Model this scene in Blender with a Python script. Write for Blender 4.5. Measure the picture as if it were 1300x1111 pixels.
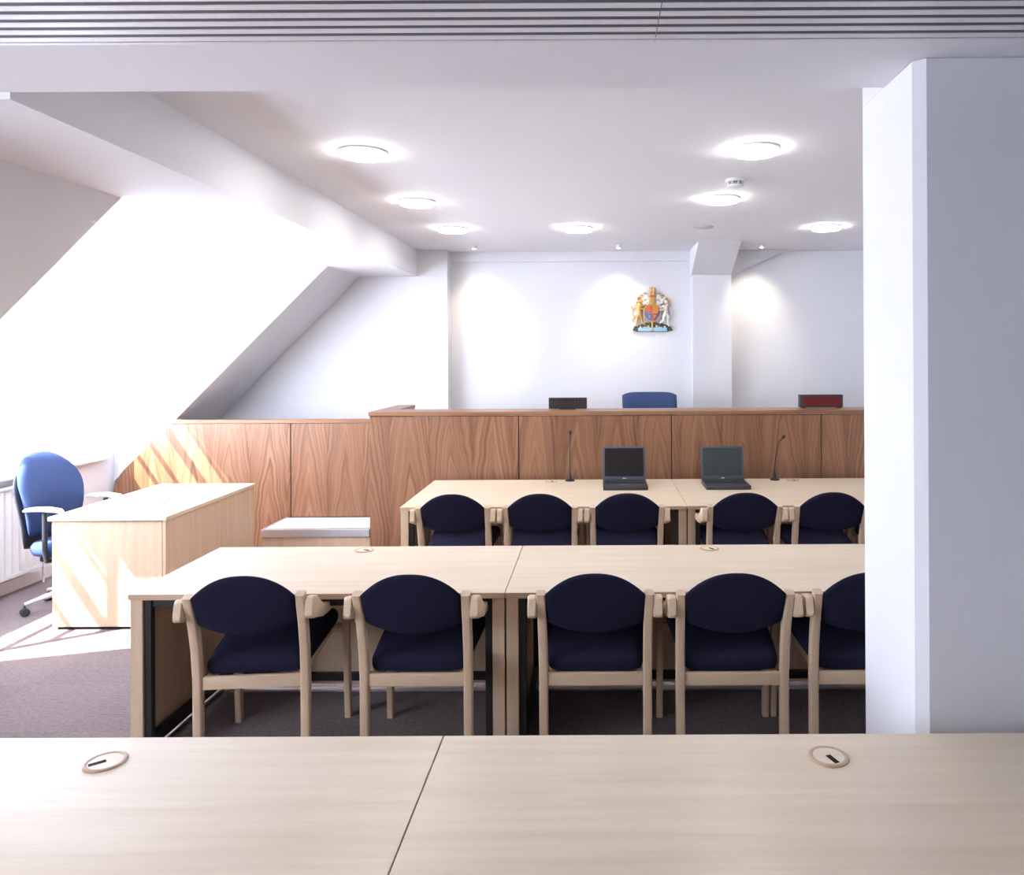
import bpy, bmesh, math, random
from mathutils import Vector, Matrix
random.seed(4)
PI = math.pi
C = bpy.context.scene.collection
SC = bpy.context.scene
for o in list(bpy.data.objects): bpy.data.objects.remove(o)

# ------------------------------------------------------------------ camera, world, sun, exposure
CAMZ = 1.737
cd = bpy.data.cameras.new('camera'); cam = bpy.data.objects.new('camera', cd); C.objects.link(cam)
cd.sensor_width = 36; cd.lens = 958/1300*36
cd.shift_x = -107/1300; cd.shift_y = -105.5/1300
cd.clip_start = 0.05
cam.location = (0, 0, CAMZ)
cam.rotation_euler = (Matrix.Rotation(PI/2, 3, 'X') @ Matrix.Rotation(-0.0052, 3, 'Z')).to_euler()
SC.camera = cam
SC.view_settings.view_transform = 'Standard'
SC.view_settings.look = 'None'
SC.view_settings.gamma = 1
SC.view_settings.use_curve_mapping = False
SC.view_settings.exposure = 0.34

w = bpy.data.worlds.new('sky'); SC.world = w; w.use_nodes = True
bg = w.node_tree.nodes['Background']
bg.inputs[0].default_value = (0.77, 0.84, 1.0, 1); bg.inputs[1].default_value = 17.5

def lamp(name, kind, loc, energy, color=(1,1,1), **kw):
    d = bpy.data.lights.new(name, kind); d.energy = energy; d.color = color
    for k, v in kw.items(): setattr(d, k, v)
    o = bpy.data.objects.new(name, d); C.objects.link(o); o.location = loc
    return o
sun = lamp('sun', 'SUN', (-8, -4, 10), 32.0, (1.0, 0.95, 0.88), angle=0.009)
sun.rotation_euler = Vector((1.0, 0.72, -1.5)).to_track_quat('-Z', 'Y').to_euler()
def portal(y0, y1):
    o = lamp('window_portal', 'AREA', (-4.41, (y0+y1)/2, 1.57), 1.0, shape='RECTANGLE', size=y1-y0, size_y=1.4)
    o.data.cycles.is_portal = True
    o.rotation_euler = Vector((1,0,0)).to_track_quat('-Z', 'Z').to_euler()
portal(3.9, 6.62); portal(-.9, 1.4)  # second portal serves the added rear window

# ------------------------------------------------------------------ key dimensions (metres)
WX = -4.35            # left (window) wall
SLX = -2.42           # where the 45 degree roof slope meets the low ceiling
ZL = 2.548            # low ceiling
ZN = 2.57             # soffit nearest the camera
ZM = 2.82             # main ceiling
BX = -1.836           # right face of the beam
DN, DF = 3.85, 6.80   # dormer cheeks
YB = 7.95             # recessed back wall
YP = 7.75             # front plane of the back wall beside the beam
RX = 3.3              # right wall
YF = -3.0             # wall behind the camera

# ------------------------------------------------------------------ materials
def nt(name):
    m = bpy.data.materials.new(name); m.use_nodes = True
    return m, m.node_tree, m.node_tree.nodes['Principled BSDF']
class G:
    def __init__(s, t): s.t = t
    def n(s, k, **kw):
        x = s.t.nodes.new(k)
        for a, b in kw.items(): setattr(x, a, b)
        return x
    def put(s, sock, v):
        if isinstance(v, bpy.types.NodeSocket): s.t.links.new(v, sock)
        else: sock.default_value = v
    def m(s, op, a, b=0.0, c=0.0):
        x = s.n('ShaderNodeMath', operation=op)
        s.put(x.inputs[0], a); s.put(x.inputs[1], b); s.put(x.inputs[2], c)
        return x.outputs[0]
    def xyz(s, rot=None):
        tc = s.n('ShaderNodeTexCoord'); sp = s.n('ShaderNodeSeparateXYZ')
        s.t.links.new(tc.outputs['Object'], sp.inputs[0])
        return tc.outputs['Object'], sp.outputs[0], sp.outputs[1], sp.outputs[2]
    def comb(s, x, y, z):
        c = s.n('ShaderNodeCombineXYZ'); s.put(c.inputs[0], x); s.put(c.inputs[1], y); s.put(c.inputs[2], z)
        return c.outputs[0]
    def noise(s, vec, scale, detail=3, rough=.5):
        x = s.n('ShaderNodeTexNoise'); s.put(x.inputs['Vector'], vec); x.inputs['Scale'].default_value = scale
        x.inputs['Detail'].default_value = detail; x.inputs['Roughness'].default_value = rough
        return x.outputs[0]
    def ramp(s, f, stops):
        x = s.n('ShaderNodeValToRGB'); s.put(x.inputs[0], f)
        e = x.color_ramp.elements
        while len(e) < len(stops): e.new(.5)
        for i, (p, c) in enumerate(stops): e[i].position = p; e[i].color = (*c, 1)
        return x.outputs[0]
    def mix(s, f, a, b, mode='MIX'):
        x = s.n('ShaderNodeMix', data_type='RGBA', blend_type=mode)
        s.put(x.inputs[0], f); s.put(x.inputs[6], a if not isinstance(a, tuple) else (*a, 1)); s.put(x.inputs[7], b if not isinstance(b, tuple) else (*b, 1))
        return x.outputs[2]
    def bump(s, bsdf, h, strength, dist):
        x = s.n('ShaderNodeBump'); x.inputs['Strength'].default_value = strength; x.inputs['Distance'].default_value = dist
        s.put(x.inputs['Height'], h); s.t.links.new(x.outputs[0], bsdf.inputs['Normal'])

def plain(name, col, rough=.5, metal=0, bump=0, bscale=60, spec=None):
    m, t, b = nt(name); g = G(t)
    v, x, y, z = g.xyz()
    nz = g.noise(v, bscale, 3)
    t.links.new(g.ramp(nz, [(.3, tuple(c*.94 for c in col)), (.7, col)]), b.inputs['Base Color'])
    b.inputs['Roughness'].default_value = rough; b.inputs['Metallic'].default_value = metal
    if spec is not None: b.inputs['Specular IOR Level'].default_value = spec
    if bump: g.bump(b, nz, bump, .002)
    return m
def emit(name, col, strength):
    m, t, b = nt(name)
    b.inputs['Base Color'].default_value = (*col, 1)
    b.inputs['Emission Color'].default_value = (*col, 1); b.inputs['Emission Strength'].default_value = strength
    return m

def plaster(name, col, bump=.15):
    m, t, b = nt(name); g = G(t)
    v, x, y, z = g.xyz()
    n1 = g.noise(v, 3.2, 3, .5); n2 = g.noise(v, 90, 2, .6)
    t.links.new(g.ramp(n1, [(.3, tuple(c*.985 for c in col)), (.7, col)]), b.inputs['Base Color'])
    b.inputs['Roughness'].default_value = .75; b.inputs['Specular IOR Level'].default_value = .25
    h = g.m('ADD', g.m('MULTIPLY', n1, 3.0), g.m('MULTIPLY', n2, .12))
    g.bump(b, h, bump, .01)
    return m

def beech(name, axis, light, dark, rough=.38, scale=1.0):
    """pale beech veneer, fine grain running along one object axis"""
    m, t, b = nt(name); g = G(t)
    v, x, y, z = g.xyz()
    k = [26*scale]*3; k['xyz'.index(axis)] = 1.3
    a = g.comb(g.m('MULTIPLY', x, k[0]), g.m('MULTIPLY', y, k[1]), g.m('MULTIPLY', z, k[2]))
    n1 = g.noise(a, 1.0, 4, .6)
    k2 = [240]*3; k2['xyz'.index(axis)] = 22
    a2 = g.comb(g.m('MULTIPLY', x, k2[0]), g.m('MULTIPLY', y, k2[1]), g.m('MULTIPLY', z, k2[2]))
    n2 = g.noise(a2, 1.0, 2, .5)
    f = g.m('ADD', g.m('MULTIPLY', n1, .75), g.m('MULTIPLY', n2, .25))
    t.links.new(g.ramp(f, [(.32, dark), (.62, light)]), b.inputs['Base Color'])
    b.inputs['Roughness'].default_value = rough
    g.bump(b, n2, .05, .001)
    return m

def walnut(name, horizontal=False):
    """crown-cut walnut veneer: book-matched leaves, nested arches pointing up"""
    m, t, b = nt(name); g = G(t)
    v, x, y, z = g.xyz()
    if horizontal:
        a = g.comb(g.m('MULTIPLY', x, 1.2), g.m('MULTIPLY', y, 40), g.m('MULTIPLY', z, 40))
        f = g.noise(a, 1.0, 4, .6)
        col = g.ramp(f, [(.3, (.20, .088, .036)), (.7, (.36, .175, .080))])
    else:
        P = .345
        warp = g.m('MULTIPLY', g.m('SUBTRACT', g.noise(g.comb(x, 0.0, g.m('MULTIPLY', z, .9)), 2.6, 2), .5), .09)
        xs = g.m('ADD', x, warp)
        cell = g.m('FLOOR', g.m('DIVIDE', xs, P))
        u = g.m('SUBTRACT', g.m('DIVIDE', xs, P), g.m('ADD', cell, .5))        # -0.5..0.5
        au = g.m('ABSOLUTE', u)
        rnd = g.n('ShaderNodeTexWhiteNoise', noise_dimensions='1D'); g.put(rnd.inputs['W'], cell)
        sh = g.m('MULTIPLY', rnd.outputs[0], .5)
        arch = g.m('MULTIPLY', g.m('POWER', au, 1.25), 3.1)
        f0 = g.m('ADD', g.m('ADD', z, arch), sh)
        w1 = g.m('MULTIPLY', g.m('SUBTRACT', g.noise(g.comb(g.m('MULTIPLY', x, 4.5), 0.0, g.m('MULTIPLY', z, .9)), 1.0, 3, .5), .5), .34)
        f1 = g.m('MULTIPLY', g.m('ADD', f0, w1), 3.6)
        fr = g.m('FRACT', f1)
        # saw profile: slow darkening, sharp return = growth ring
        ring = g.m('POWER', fr, 3.2)
        soft = g.m('MULTIPLY', g.m('ADD', g.m('SINE', g.m('MULTIPLY', f1, 2*PI*3.0)), 1.0), .5)
        fine = g.noise(g.comb(g.m('MULTIPLY', x, 210), 0.0, g.m('MULTIPLY', z, 5)), 1.0, 3, .65)
        broad = g.noise(g.comb(g.m('MULTIPLY', x, 10), 0.0, g.m('MULTIPLY', z, .5)), 1.0, 3, .5)
        amp = g.m('ADD', .18, g.m('MULTIPLY', g.noise(g.comb(g.m('MULTIPLY', x, 5), 3.0, g.m('MULTIPLY', z, 1.1)), 1.0, 2, .5), .42))
        seam = g.m('MULTIPLY', g.m('POWER', g.m('MULTIPLY', au, 2.0), 6.0), .10)
        irr = g.noise(g.comb(g.m('MULTIPLY', f1, 2.1), g.m('MULTIPLY', cell, 7.3), g.m('MULTIPLY', x, 1.5)), 1.0, 4, .62)
        tot = g.m('ADD', g.m('MULTIPLY', irr, .80), seam)
        tot = g.m('ADD', tot, g.m('MULTIPLY', ring, g.m('MULTIPLY', amp, .30)))
        tot = g.m('ADD', tot, g.m('MULTIPLY', fine, .26))
        tot = g.m('ADD', tot, g.m('MULTIPLY', broad, .28))
        col = g.ramp(tot, [(.50, (.37, .190, .104)), (.72, (.250, .118, .060)), (.98, (.105, .042, .022))])
    t.links.new(col, b.inputs['Base Color'])
    b.inputs['Roughness'].default_value = .36
    return m

def carpet():
    m, t, b = nt('carpet'); g = G(t)
    v, x, y, z = g.xyz()
    f1 = g.noise(v, 260, 2, .7); f2 = g.noise(v, 55, 3, .6)
    ck = g.m('MODULO', g.m('ADD', g.m('FLOOR', g.m('MULTIPLY', x, 2)), g.m('FLOOR', g.m('MULTIPLY', y, 2))), 2.0)
    ck = g.m('ABSOLUTE', ck)
    ripA = g.m('SINE', g.m('MULTIPLY', x, 520)); ripB = g.m('SINE', g.m('MULTIPLY', y, 520))
    rip = g.m('ADD', g.m('MULTIPLY', ripA, ck), g.m('MULTIPLY', ripB, g.m('SUBTRACT', 1.0, ck)))
    f = g.m('ADD', g.m('MULTIPLY', f1, .6), g.m('ADD', g.m('MULTIPLY', f2, .4), g.m('MULTIPLY', ck, .03)))
    t.links.new(g.ramp(f, [(.34, (.075, .052, .052)), (.66, (.25, .188, .186))]), b.inputs['Base Color'])
    b.inputs['Roughness'].default_value = 1.0; b.inputs['Specular IOR Level'].default_value = .05
    b.inputs['Sheen Weight'].default_value = .25
    g.bump(b, g.m('ADD', f1, g.m('MULTIPLY', rip, .25)), .5, .004)
    return m
def fabric(name, col, sheen=.3):
    m, t, b = nt(name); g = G(t)
    v, x, y, z = g.xyz()
    f = g.noise(v, 500, 2, .6)
    t.links.new(g.ramp(f, [(.3, tuple(c*.75 for c in col)), (.7, tuple(c*1.2 for c in col))]), b.inputs['Base Color'])
    b.inputs['Roughness'].default_value = .95; b.inputs['Specular IOR Level'].default_value = .1
    b.inputs['Sheen Weight'].default_value = sheen; b.inputs['Sheen Tint'].default_value = (*[min(1, c*6) for c in col], 1)
    g.bump(b, f, .25, .001)
    return m
def glass():
    m, t, b = nt('window_glass')
    b.inputs['Base Color'].default_value = (1, 1, 1, 1); b.inputs['Roughness'].default_value = 0
    b.inputs['Transmission Weight'].default_value = 1; b.inputs['IOR'].default_value = 1.45
    g = G(t); tr = g.n('ShaderNodeBsdfTransparent'); gl = g.n('ShaderNodeBsdfGlossy'); gl.inputs['Roughness'].default_value = .02
    fr = g.n('ShaderNodeFresnel'); fr.inputs[0].default_value = 1.45; mx = g.n('ShaderNodeMixShader')
    ge = g.n('ShaderNodeNewGeometry')
    t.links.new(g.m('MULTIPLY', fr.outputs[0], g.m('SUBTRACT', 1.0, ge.outputs['Backfacing'])), mx.inputs[0]); t.links.new(tr.outputs[0], mx.inputs[1]); t.links.new(gl.outputs[0], mx.inputs[2])
    t.links.new(mx.outputs[0], t.nodes['Material Output'].inputs[0])
    return m

M = dict(
    wall=plaster('white_plaster', (.78, .78, .81)),
    ceil=plaster('white_ceiling_paint', (.865, .86, .90), .05),
    carpet=carpet(),
    top=beech('beech_veneer_top', 'x', (.80, .675, .505), (.71, .57, .405), .33),
    topy=beech('beech_veneer_top_lengthways', 'y', (.80, .675, .505), (.71, .57, .405), .33),
    panel=beech('beech_veneer_panel', 'z', (.70, .53, .37), (.60, .43, .285), .42),
    post=beech('solid_beech', 'z', (.72, .55, .38), (.60, .44, .29), .4, .8),
    rail=beech('solid_beech_rail', 'x', (.72, .55, .38), (.60, .44, .29), .4, .8),
    armw=beech('solid_beech_arm', 'y', (.74, .57, .39), (.62, .46, .30), .4, .8),
    edge=beech('beech_edging', 'x', (.60, .42, .28), (.52, .35, .22), .45),
    walnut=walnut('walnut_veneer'), walnuth=walnut('walnut_cap', True),
    black=plain('black_powder_coat', (.012, .012, .014), .45),
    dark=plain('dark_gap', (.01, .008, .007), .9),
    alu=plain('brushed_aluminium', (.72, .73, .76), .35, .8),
    white=plain('white_enamel', (.86, .86, .88), .35),
    whitep=plain('white_plastic', (.88, .88, .88), .4),
    navy=fabric('navy_fabric', (.016, .015, .034), .12),
    blue=fabric('mid_blue_fabric', (.050, .078, .180), .12),
    shell=plain('charcoal_plastic', (.035, .037, .045), .5),
    greyp=plain('pale_grey_plastic', (.55, .57, .60), .4),
    laptop=plain('laptop_charcoal', (.035, .036, .042), .42),
    bezel=plain('laptop_bezel', (.075, .08, .10), .4),
    screen=plain('dark_screen', (.018, .014, .014), .22),
    screen_glint=plain('screen_painted_glint', (.034, .048, .044), .2),  # greenish glint put into the screen's base colour
    keys=plain('keyboard_keys', (.016, .016, .018), .55),
    red=plain('dark_red_display', (.16, .008, .010), .3),
    gold=plain('gold_paint', (.66, .40, .13), .38, .35),
    cwhite=plain('crest_white', (.86, .84, .80), .45),
    cred=plain('crest_red', (.52, .09, .04), .45),
    cblue=plain('crest_blue', (.10, .16, .48), .45),
    cgreen=plain('crest_green', (.035, .085, .035), .55),
    cscroll=plain('crest_pale_blue', (.38, .62, .78), .45),
    slot=plain('diffuser_slot', (.10, .10, .13), .6),
    blade=plain('diffuser_blade', (.84, .83, .86), .4),
    glass=glass(),
    lampg=emit('lit_lamp_glass', (1.0, .99, .97), 34),
    spotg=emit('lit_spot', (1.0, .88, .70), 6),
    mesh=plain('grey_speaker_mesh', (.52, .52, .56), .6),
)

# ------------------------------------------------------------------ mesh helpers
def box(bm, x0, x1, y0, y1, z0, z1, bev=0, seg=2):
    vs = [bm.verts.new((x, y, z)) for x in (x0, x1) for y in (y0, y1) for z in (z0, z1)]
    idx = [(0,1,3,2),(4,6,7,5),(0,4,5,1),(2,3,7,6),(0,2,6,4),(1,5,7,3)]
    fs = [bm.faces.new([vs[i] for i in f]) for f in idx]
    if bev:
        es = list({e for f in fs for e in f.edges})
        bmesh.ops.bevel(bm, geom=es, offset=bev, segments=seg, affect='EDGES', profile=.6)
    return bm
def prism(bm, pts, axis, a0, a1, bev=0):
    """extrude a 2-D outline along an axis; pts are the two other coordinates in order"""
    def P(p, a):
        if axis == 'y': return (p[0], a, p[1])
        if axis == 'x': return (a, p[0], p[1])
        return (p[0], p[1], a)
    A = [bm.verts.new(P(p, a0)) for p in pts]; B = [bm.verts.new(P(p, a1)) for p in pts]
    n = len(pts); fs = [bm.faces.new(A), bm.faces.new(B[::-1])]
    for i in range(n): fs.append(bm.faces.new([A[i], B[i], B[(i+1)%n], A[(i+1)%n]]))
    if bev:
        es = [e for e in fs[0].edges] + [e for e in fs[1].edges]
        bmesh.ops.bevel(bm, geom=es, offset=bev, segments=2, affect='EDGES')
    return bm
def tube(bm, pts, r, n=12, cap=True):
    """round tube along points, r a number or list"""
    pts = [Vector(p) for p in pts]; R = r if isinstance(r, (list, tuple)) else [r]*len(pts)
    rings = []; up = None
    for i, p in enumerate(pts):
        d = (pts[min(i+1, len(pts)-1)] - pts[max(i-1, 0)]).normalized()
        if up is None: up = Vector((0,0,1)) if abs(d.z) < .9 else Vector((1,0,0))
        s = d.cross(up).normalized(); up = s.cross(d).normalized()
        rings.append([bm.verts.new(p + (s*math.cos(a) + up*math.sin(a))*R[i]) for a in [2*PI*k/n for k in range(n)]])
    for a, b in zip(rings, rings[1:]):
        for k in range(n): bm.faces.new([a[k], a[(k+1)%n], b[(k+1)%n], b[k]])
    if cap: bm.faces.new(rings[0][::-1]); bm.faces.new(rings[-1])
    return bm
def lathe(bm, prof, c=(0,0,0), n=32):
    """prof = [(radius, z)...]"""
    rings = []
    for r, z in prof:
        if r < 1e-5: rings.append([bm.verts.new((c[0], c[1], c[2]+z))])
        else: rings.append([bm.verts.new((c[0]+r*math.cos(2*PI*k/n), c[1]+r*math.sin(2*PI*k/n), c[2]+z)) for k in range(n)])
    for a, b in zip(rings, rings[1:]):
        for k in range(n):
            k2 = (k+1) % n
            q = [a[k % len(a)], a[k2 % len(a)], b[k2 % len(b)], b[k % len(b)]]
            u = []
            for v in q:
                if v not in u: u.append(v)
            if len(u) > 2:
                try: bm.faces.new(u)
                except ValueError: pass
    for R in (rings[0], rings[-1]):
        if len(R) > 2:
            try: bm.faces.new(R)
            except ValueError: pass
    return bm
def sweep(bm, pts, sec, side=Vector((1,0,0))):
    """sweep rounded rectangle (w,h per point) along a path lying in the y-z plane"""
    pts = [Vector(p) for p in pts]; rings = []
    for i, p in enumerate(pts):
        d = (pts[min(i+1, len(pts)-1)] - pts[max(i-1, 0)]).normalized()
        nrm = side.cross(d).normalized(); w_, h_ = sec[i] if isinstance(sec, list) else sec
        ring = []
        r = min(w_, h_)*.2
        for cx, cy, a0 in ((w_/2-r, h_/2-r, 0), (-w_/2+r, h_/2-r, PI/2), (-w_/2+r, -h_/2+r, PI), (w_/2-r, -h_/2+r, 1.5*PI)):
            for k in range(4):
                a = a0 + PI/2*k/3
                ring.append(bm.verts.new(p + side*(cx + r*math.cos(a)) + nrm*(cy + r*math.sin(a))))
        rings.append(ring)
    n = len(rings[0])
    for a, b in zip(rings, rings[1:]):
        for k in range(n): bm.faces.new([a[k], a[(k+1)%n], b[(k+1)%n], b[k]])
    bm.faces.new(rings[0][::-1]); bm.faces.new(rings[-1])
    return bm
def pillow(bm, hx, zb, zt, yc, T, nx=24, nz=14, pu=6, pv=5, f=lambda p: p):
    """upholstered pad: outline |x|<=hx(v), zb(u)<=z<=zt(u), centre surface y = yc(u, v)"""
    for s in (-1, 1):
        g_ = []
        for j in range(nz+1):
            v = .5 - .5*math.cos(PI*j/nz); row = []
            for i in range(nx+1):
                u = -math.cos(PI*i/nx)
                z = zb(u) + (zt(u)-zb(u))*v
                t = T*(max(0, 1-abs(u)**pu))**.5 * (max(0, 1-abs(2*v-1)**pv))**.5
                row.append(bm.verts.new(f(Vector((hx(v)*u, yc(u, v) + s*t/2, z)))))
            g_.append(row)
        for j in range(nz):
            for i in range(nx):
                q = [g_[j][i], g_[j][i+1], g_[j+1][i+1], g_[j+1][i]]
                bm.faces.new(q if s < 0 else q[::-1])
    bmesh.ops.remove_doubles(bm, verts=bm.verts, dist=1e-5)
    return bm
def B(): return bmesh.new()
def obj(name, bm, mat, parent=None, loc=None, smooth=None):
    bmesh.ops.recalc_face_normals(bm, faces=bm.faces)
    me = bpy.data.meshes.new(name)
    if smooth:
        for f in bm.faces: f.smooth = True
        for e in bm.edges:
            if len(e.link_faces) == 2 and e.calc_face_angle(0) > math.radians(smooth): e.smooth = False
    bm.to_mesh(me); bm.free()
    o = bpy.data.objects.new(name, me); C.objects.link(o)
    for mm in (mat if isinstance(mat, list) else [mat]): me.materials.append(mm)
    if parent: o.parent = parent
    if loc: o.location = loc
    return o
def tag(o, label, cat, group=None):
    o['label'] = label; o['category'] = cat
    if group: o['group'] = group
    return o
def thing(name, label, cat, loc=(0,0,0), rz=0, group=None):
    o = bpy.data.objects.new(name, None); C.objects.link(o); o.location = loc; o.rotation_euler = (0,0,rz)
    o.empty_display_size = .1
    return tag(o, label, cat, group)
def struct(name, bm, m, smooth=None):
    o = obj(name, bm, m, smooth=smooth); o['kind'] = 'structure'; return o
def dup(root, loc, rz=0, label=None, group=None):
    def cp(o, par):
        c = o.copy(); C.objects.link(c); c.parent = par
        for ch in list(o.children): cp(ch, c)
        return c
    r = cp(root, None); r.location = loc; r.rotation_euler = (0,0,rz)
    if label: r['label'] = label
    if group: r['group'] = group
    return r

# ================================================================== THE SETTING
T = .15
b = B(); box(b, WX-T, RX+T, YF-T, YB+T, -T, 0); struct('floor', b, M['carpet'])
# main ceiling (high), low ceiling strip on the left with the dormer ceilings, near soffit
b = B(); box(b, BX, RX+T, 2.37, YB+T, ZM, ZM+T); struct('ceiling', b, M['ceil'])
b = B()
box(b, WX-.10, BX-.001, 3.78, YB+T, ZL, ZM+T); box(b, SLX-.06, BX-.001, 2.37, 3.7799, ZL, ZM+T)
struct('ceiling.001', b, M['ceil'])
SL0, SL1 = 1.00, 1.48      # two slots groups of the linear diffuser lie in the soffit (built below)
b = B(); box(b, WX-T, RX+T, YF-T, 1.52, ZN, ZM+T); box(b, WX-T, RX+T, 1.52, 2.014, ZN+.05, ZM+T); box(b, WX-T, RX+T, 2.014, 2.3695, ZN, ZM+T)
struct('ceiling.002', b, M['ceil'])
# roof slope (45 degrees), three stretches with two dormers (rear one added) between them
def slope(y0, y1, zc):
    bb = B()
    xt = SLX + (zc-ZL); xl = WX; zl = ZL-(SLX-WX)
    prism(bb, [(xt, zc), (xl, zl), (xl-T, zl), (xl-T, zc)], 'y', y0, y1)
    return bb
b = slope(DF, YB+T, ZL); struct('wall_slope_far', b, M['wall'])
b = B(); th = .08; zl = ZL-(SLX-WX)
prism(b, [(SLX, ZL-.001), (WX, zl), (WX-th, zl), (SLX-th, ZL-.001)], 'y', 2.1, DN)
prism(b, [(SLX-.001, ZL-.002), (WX, zl+.001), (WX-T, zl+.001), (WX-T, ZL+.02), (SLX-.001, ZL+.02)], 'y', 2.1, 2.20)
struct('wall_slope_near', b, M['wall'])
b = slope(YF-T, -1.3, ZL); struct('wall_slope_rear', b, M['wall'])
# glazed near cheek of the dormer
r = bpy.data.objects.new('window_3', None); C.objects.link(r); r['kind'] = 'structure'; r.location = (0, 3.82, 0)
def cheek_frame():
    b = B()
    box(b, WX+.002, SLX-.12, -.03, .028, 2.42, ZL-.002, .003)
    return b
CHK = cheek_frame
# left wall with two window openings, the rear one unseen and added for daylight
Z0, Z1 = .87, 2.32; TW = .05
def leftwall():
    bb = B()
    zk = ZL-(SLX-WX)
    box(bb, WX-T, WX, YF-T, YB+T, 0, zk-.001)
    for (a, c, o0, o1) in ((-1.3, 2.1, -.9, 1.4), (DN, DF, 3.85, 6.62)):
        box(bb, WX-TW, WX, a, c, zk, Z0); box(bb, WX-TW, WX, a, c, Z1, ZL+.02)
        if o0 > a: box(bb, WX-TW, WX, a, o0, Z0, Z1)
        box(bb, WX-TW, WX, o1, c, Z0, Z1)
    return bb
struct('wall_left', leftwall(), M['wall'])
b = B()
box(b, WX-T, -1.525, YP, YB+T, 0, ZL-.001)
box(b, BX, -1.525, YP, YB+T, ZL, ZM-.001)
struct('wall_back', b, M['wall'])
b = B(); box(b, -1.5245, RX+T, YB, YB+T, 0, ZM-.001); struct('wall_back.001', b, M['wall'])
b = B(); box(b, RX, RX+T, YF-T, YB, 0, ZN-.001); box(b, RX, RX+T, 2.375, YB-.001, ZN, ZM-.001); struct('wall_right', b, M['wall'])
b = B(); box(b, WX, RX, YF-T, YF, 0, ZN-.001); struct('wall_front', b, M['wall'])
# pier on the right, with a chamfered arris
b = B()
prism(b, [(.906, 2.555), (.906, 2.157), (.935, 2.128), (RX-.002, 2.128), (RX-.002, 2.555)], 'z', 0, ZN-.002)
box(b, .906, RX-.002, 2.3705, 2.555, ZN-.001, ZM-.001)
struct('wall_pier', b, M['wall'])
# header over the recess on the back wall, boxed column and its raking strut, raking wedge
b = B(); box(b, -1.524, .985, YB-.035, YB-.001, 2.715, ZM-.001); struct('trim_1', b, M['wall'])
b = B(); box(b, .995, 1.40, YB-.17, YB-.001, 0, 2.555, .006); struct('trim_2', b, M['wall'])
b = B()
prism(b, [(YB-.17, 2.556), (7.20, ZM-.001), (YB-.001, ZM-.001), (YB-.001, 2.556)], 'x', .985, 1.395)
struct('trim_3', b, M['wall'])
b = B()
prism(b, [(1.401, 2.545), (2.0, ZM-.001), (1.401, ZM-.001)], 'y', YB-.09, YB-.001)
struct('trim_4', b, M['wall'])
b = B(); box(b, WX+.001, WX+.016, YF, 6.79, 0, .09, .003); struct('baseboard_left', b, M['white'])
b = B(); box(b, .94, RX-.002, 2.112, 2.127, 0, .09, .003); struct('baseboard_pier', b, M['white'])

# windows: frame, mullions, glazing bars, panes, sill
def window(n, y0, y1, muls):
    r = bpy.data.objects.new('window_%d' % n, None); C.objects.link(r); r['kind'] = 'structure'
    r.location = (WX-.034, (y0+y1)/2, Z0); oy = (y0+y1)/2
    fr = B(); w_ = .03
    box(fr, -.03, .03, y0-oy, y1-oy, 0, w_, .004); box(fr, -.03, .03, y0-oy, y1-oy, Z1-Z0-w_, Z1-Z0, .004)
    box(fr, -.03, .03, y0-oy, y0-oy+w_, w_, Z1-Z0-w_, .004); box(fr, -.03, .03, y1-oy-w_, y1-oy, w_, Z1-Z0-w_, .004)
    obj('window_frame', fr, M['white'], r)
    for m_ in muls:
        q = B(); box(q, -.028, .028, m_-oy-.02, m_-oy+.02, w_, Z1-Z0-w_, .003); obj('mullion', q, M['white'], r)
    for z, h in ((.40, .016), (.68, .016), (1.02, .075), (1.33, .016)):
        q = B(); box(q, -.02, .02, y0-oy+w_, y1-oy-w_, z-h/2, z+h/2, .002); obj('glazing_bar', q, M['white'], r)
    q = B(); box(q, -.003, .003, y0-oy+w_, y1-oy-w_, w_, Z1-Z0-w_); obj('pane', q, M['glass'], r)
    s = B(); box(s, .0345, .10, y0-oy-.03, y1-oy+.03, -.03, 0.0, .006); obj('window_sill', s, M['white'], r, smooth=30)
obj('window_frame', CHK(), M['white'], r)
q = B(); prism(q, [(WX+.024, .80), (SLX-.24, 2.415), (WX+.024, 2.415)], 'y', -.003, .003); obj('pane', q, M['glass'], r)
window(1, 3.853, 6.62, [4.82, 5.77]); window(2, -.9, 1.4, [.25])  # second window is out of view, added and sized for the daylight it gives

# linear slot diffuser let into the soffit
def diffuser(x0, x1, label):
    r = thing('linear_air_diffuser', label, 'air diffuser', (x0, 1.77, ZN), 0, 'slot diffusers in the soffit')
    f = B(); box(f, 0.0, x1-x0, -.2395, .2315, .0022, .010); obj('back_plate', f, M['slot'], r)
    y = 1.96-1.77+.022
    k = 0
    while y > -.225:
        q = B(); box(q, 0.0, x1-x0, y-.0120, y+.0120, .0, .0021); obj('blade', q, M['blade'], r); y -= .0447; k += 1
    f = B(); box(f, 0.0, x1-x0, .232, .2435, .0, .03); box(f, 0.0, x1-x0, -.2495, -.240, .0, .03); obj('frame', f, M['blade'], r)
XJ = .160
diffuser(-4.2, XJ-.001, 'long white slotted air diffuser in the soffit, left of its joint')
diffuser(XJ+.001, RX-.05, 'long white slotted air diffuser in the soffit, right of its joint')

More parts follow.
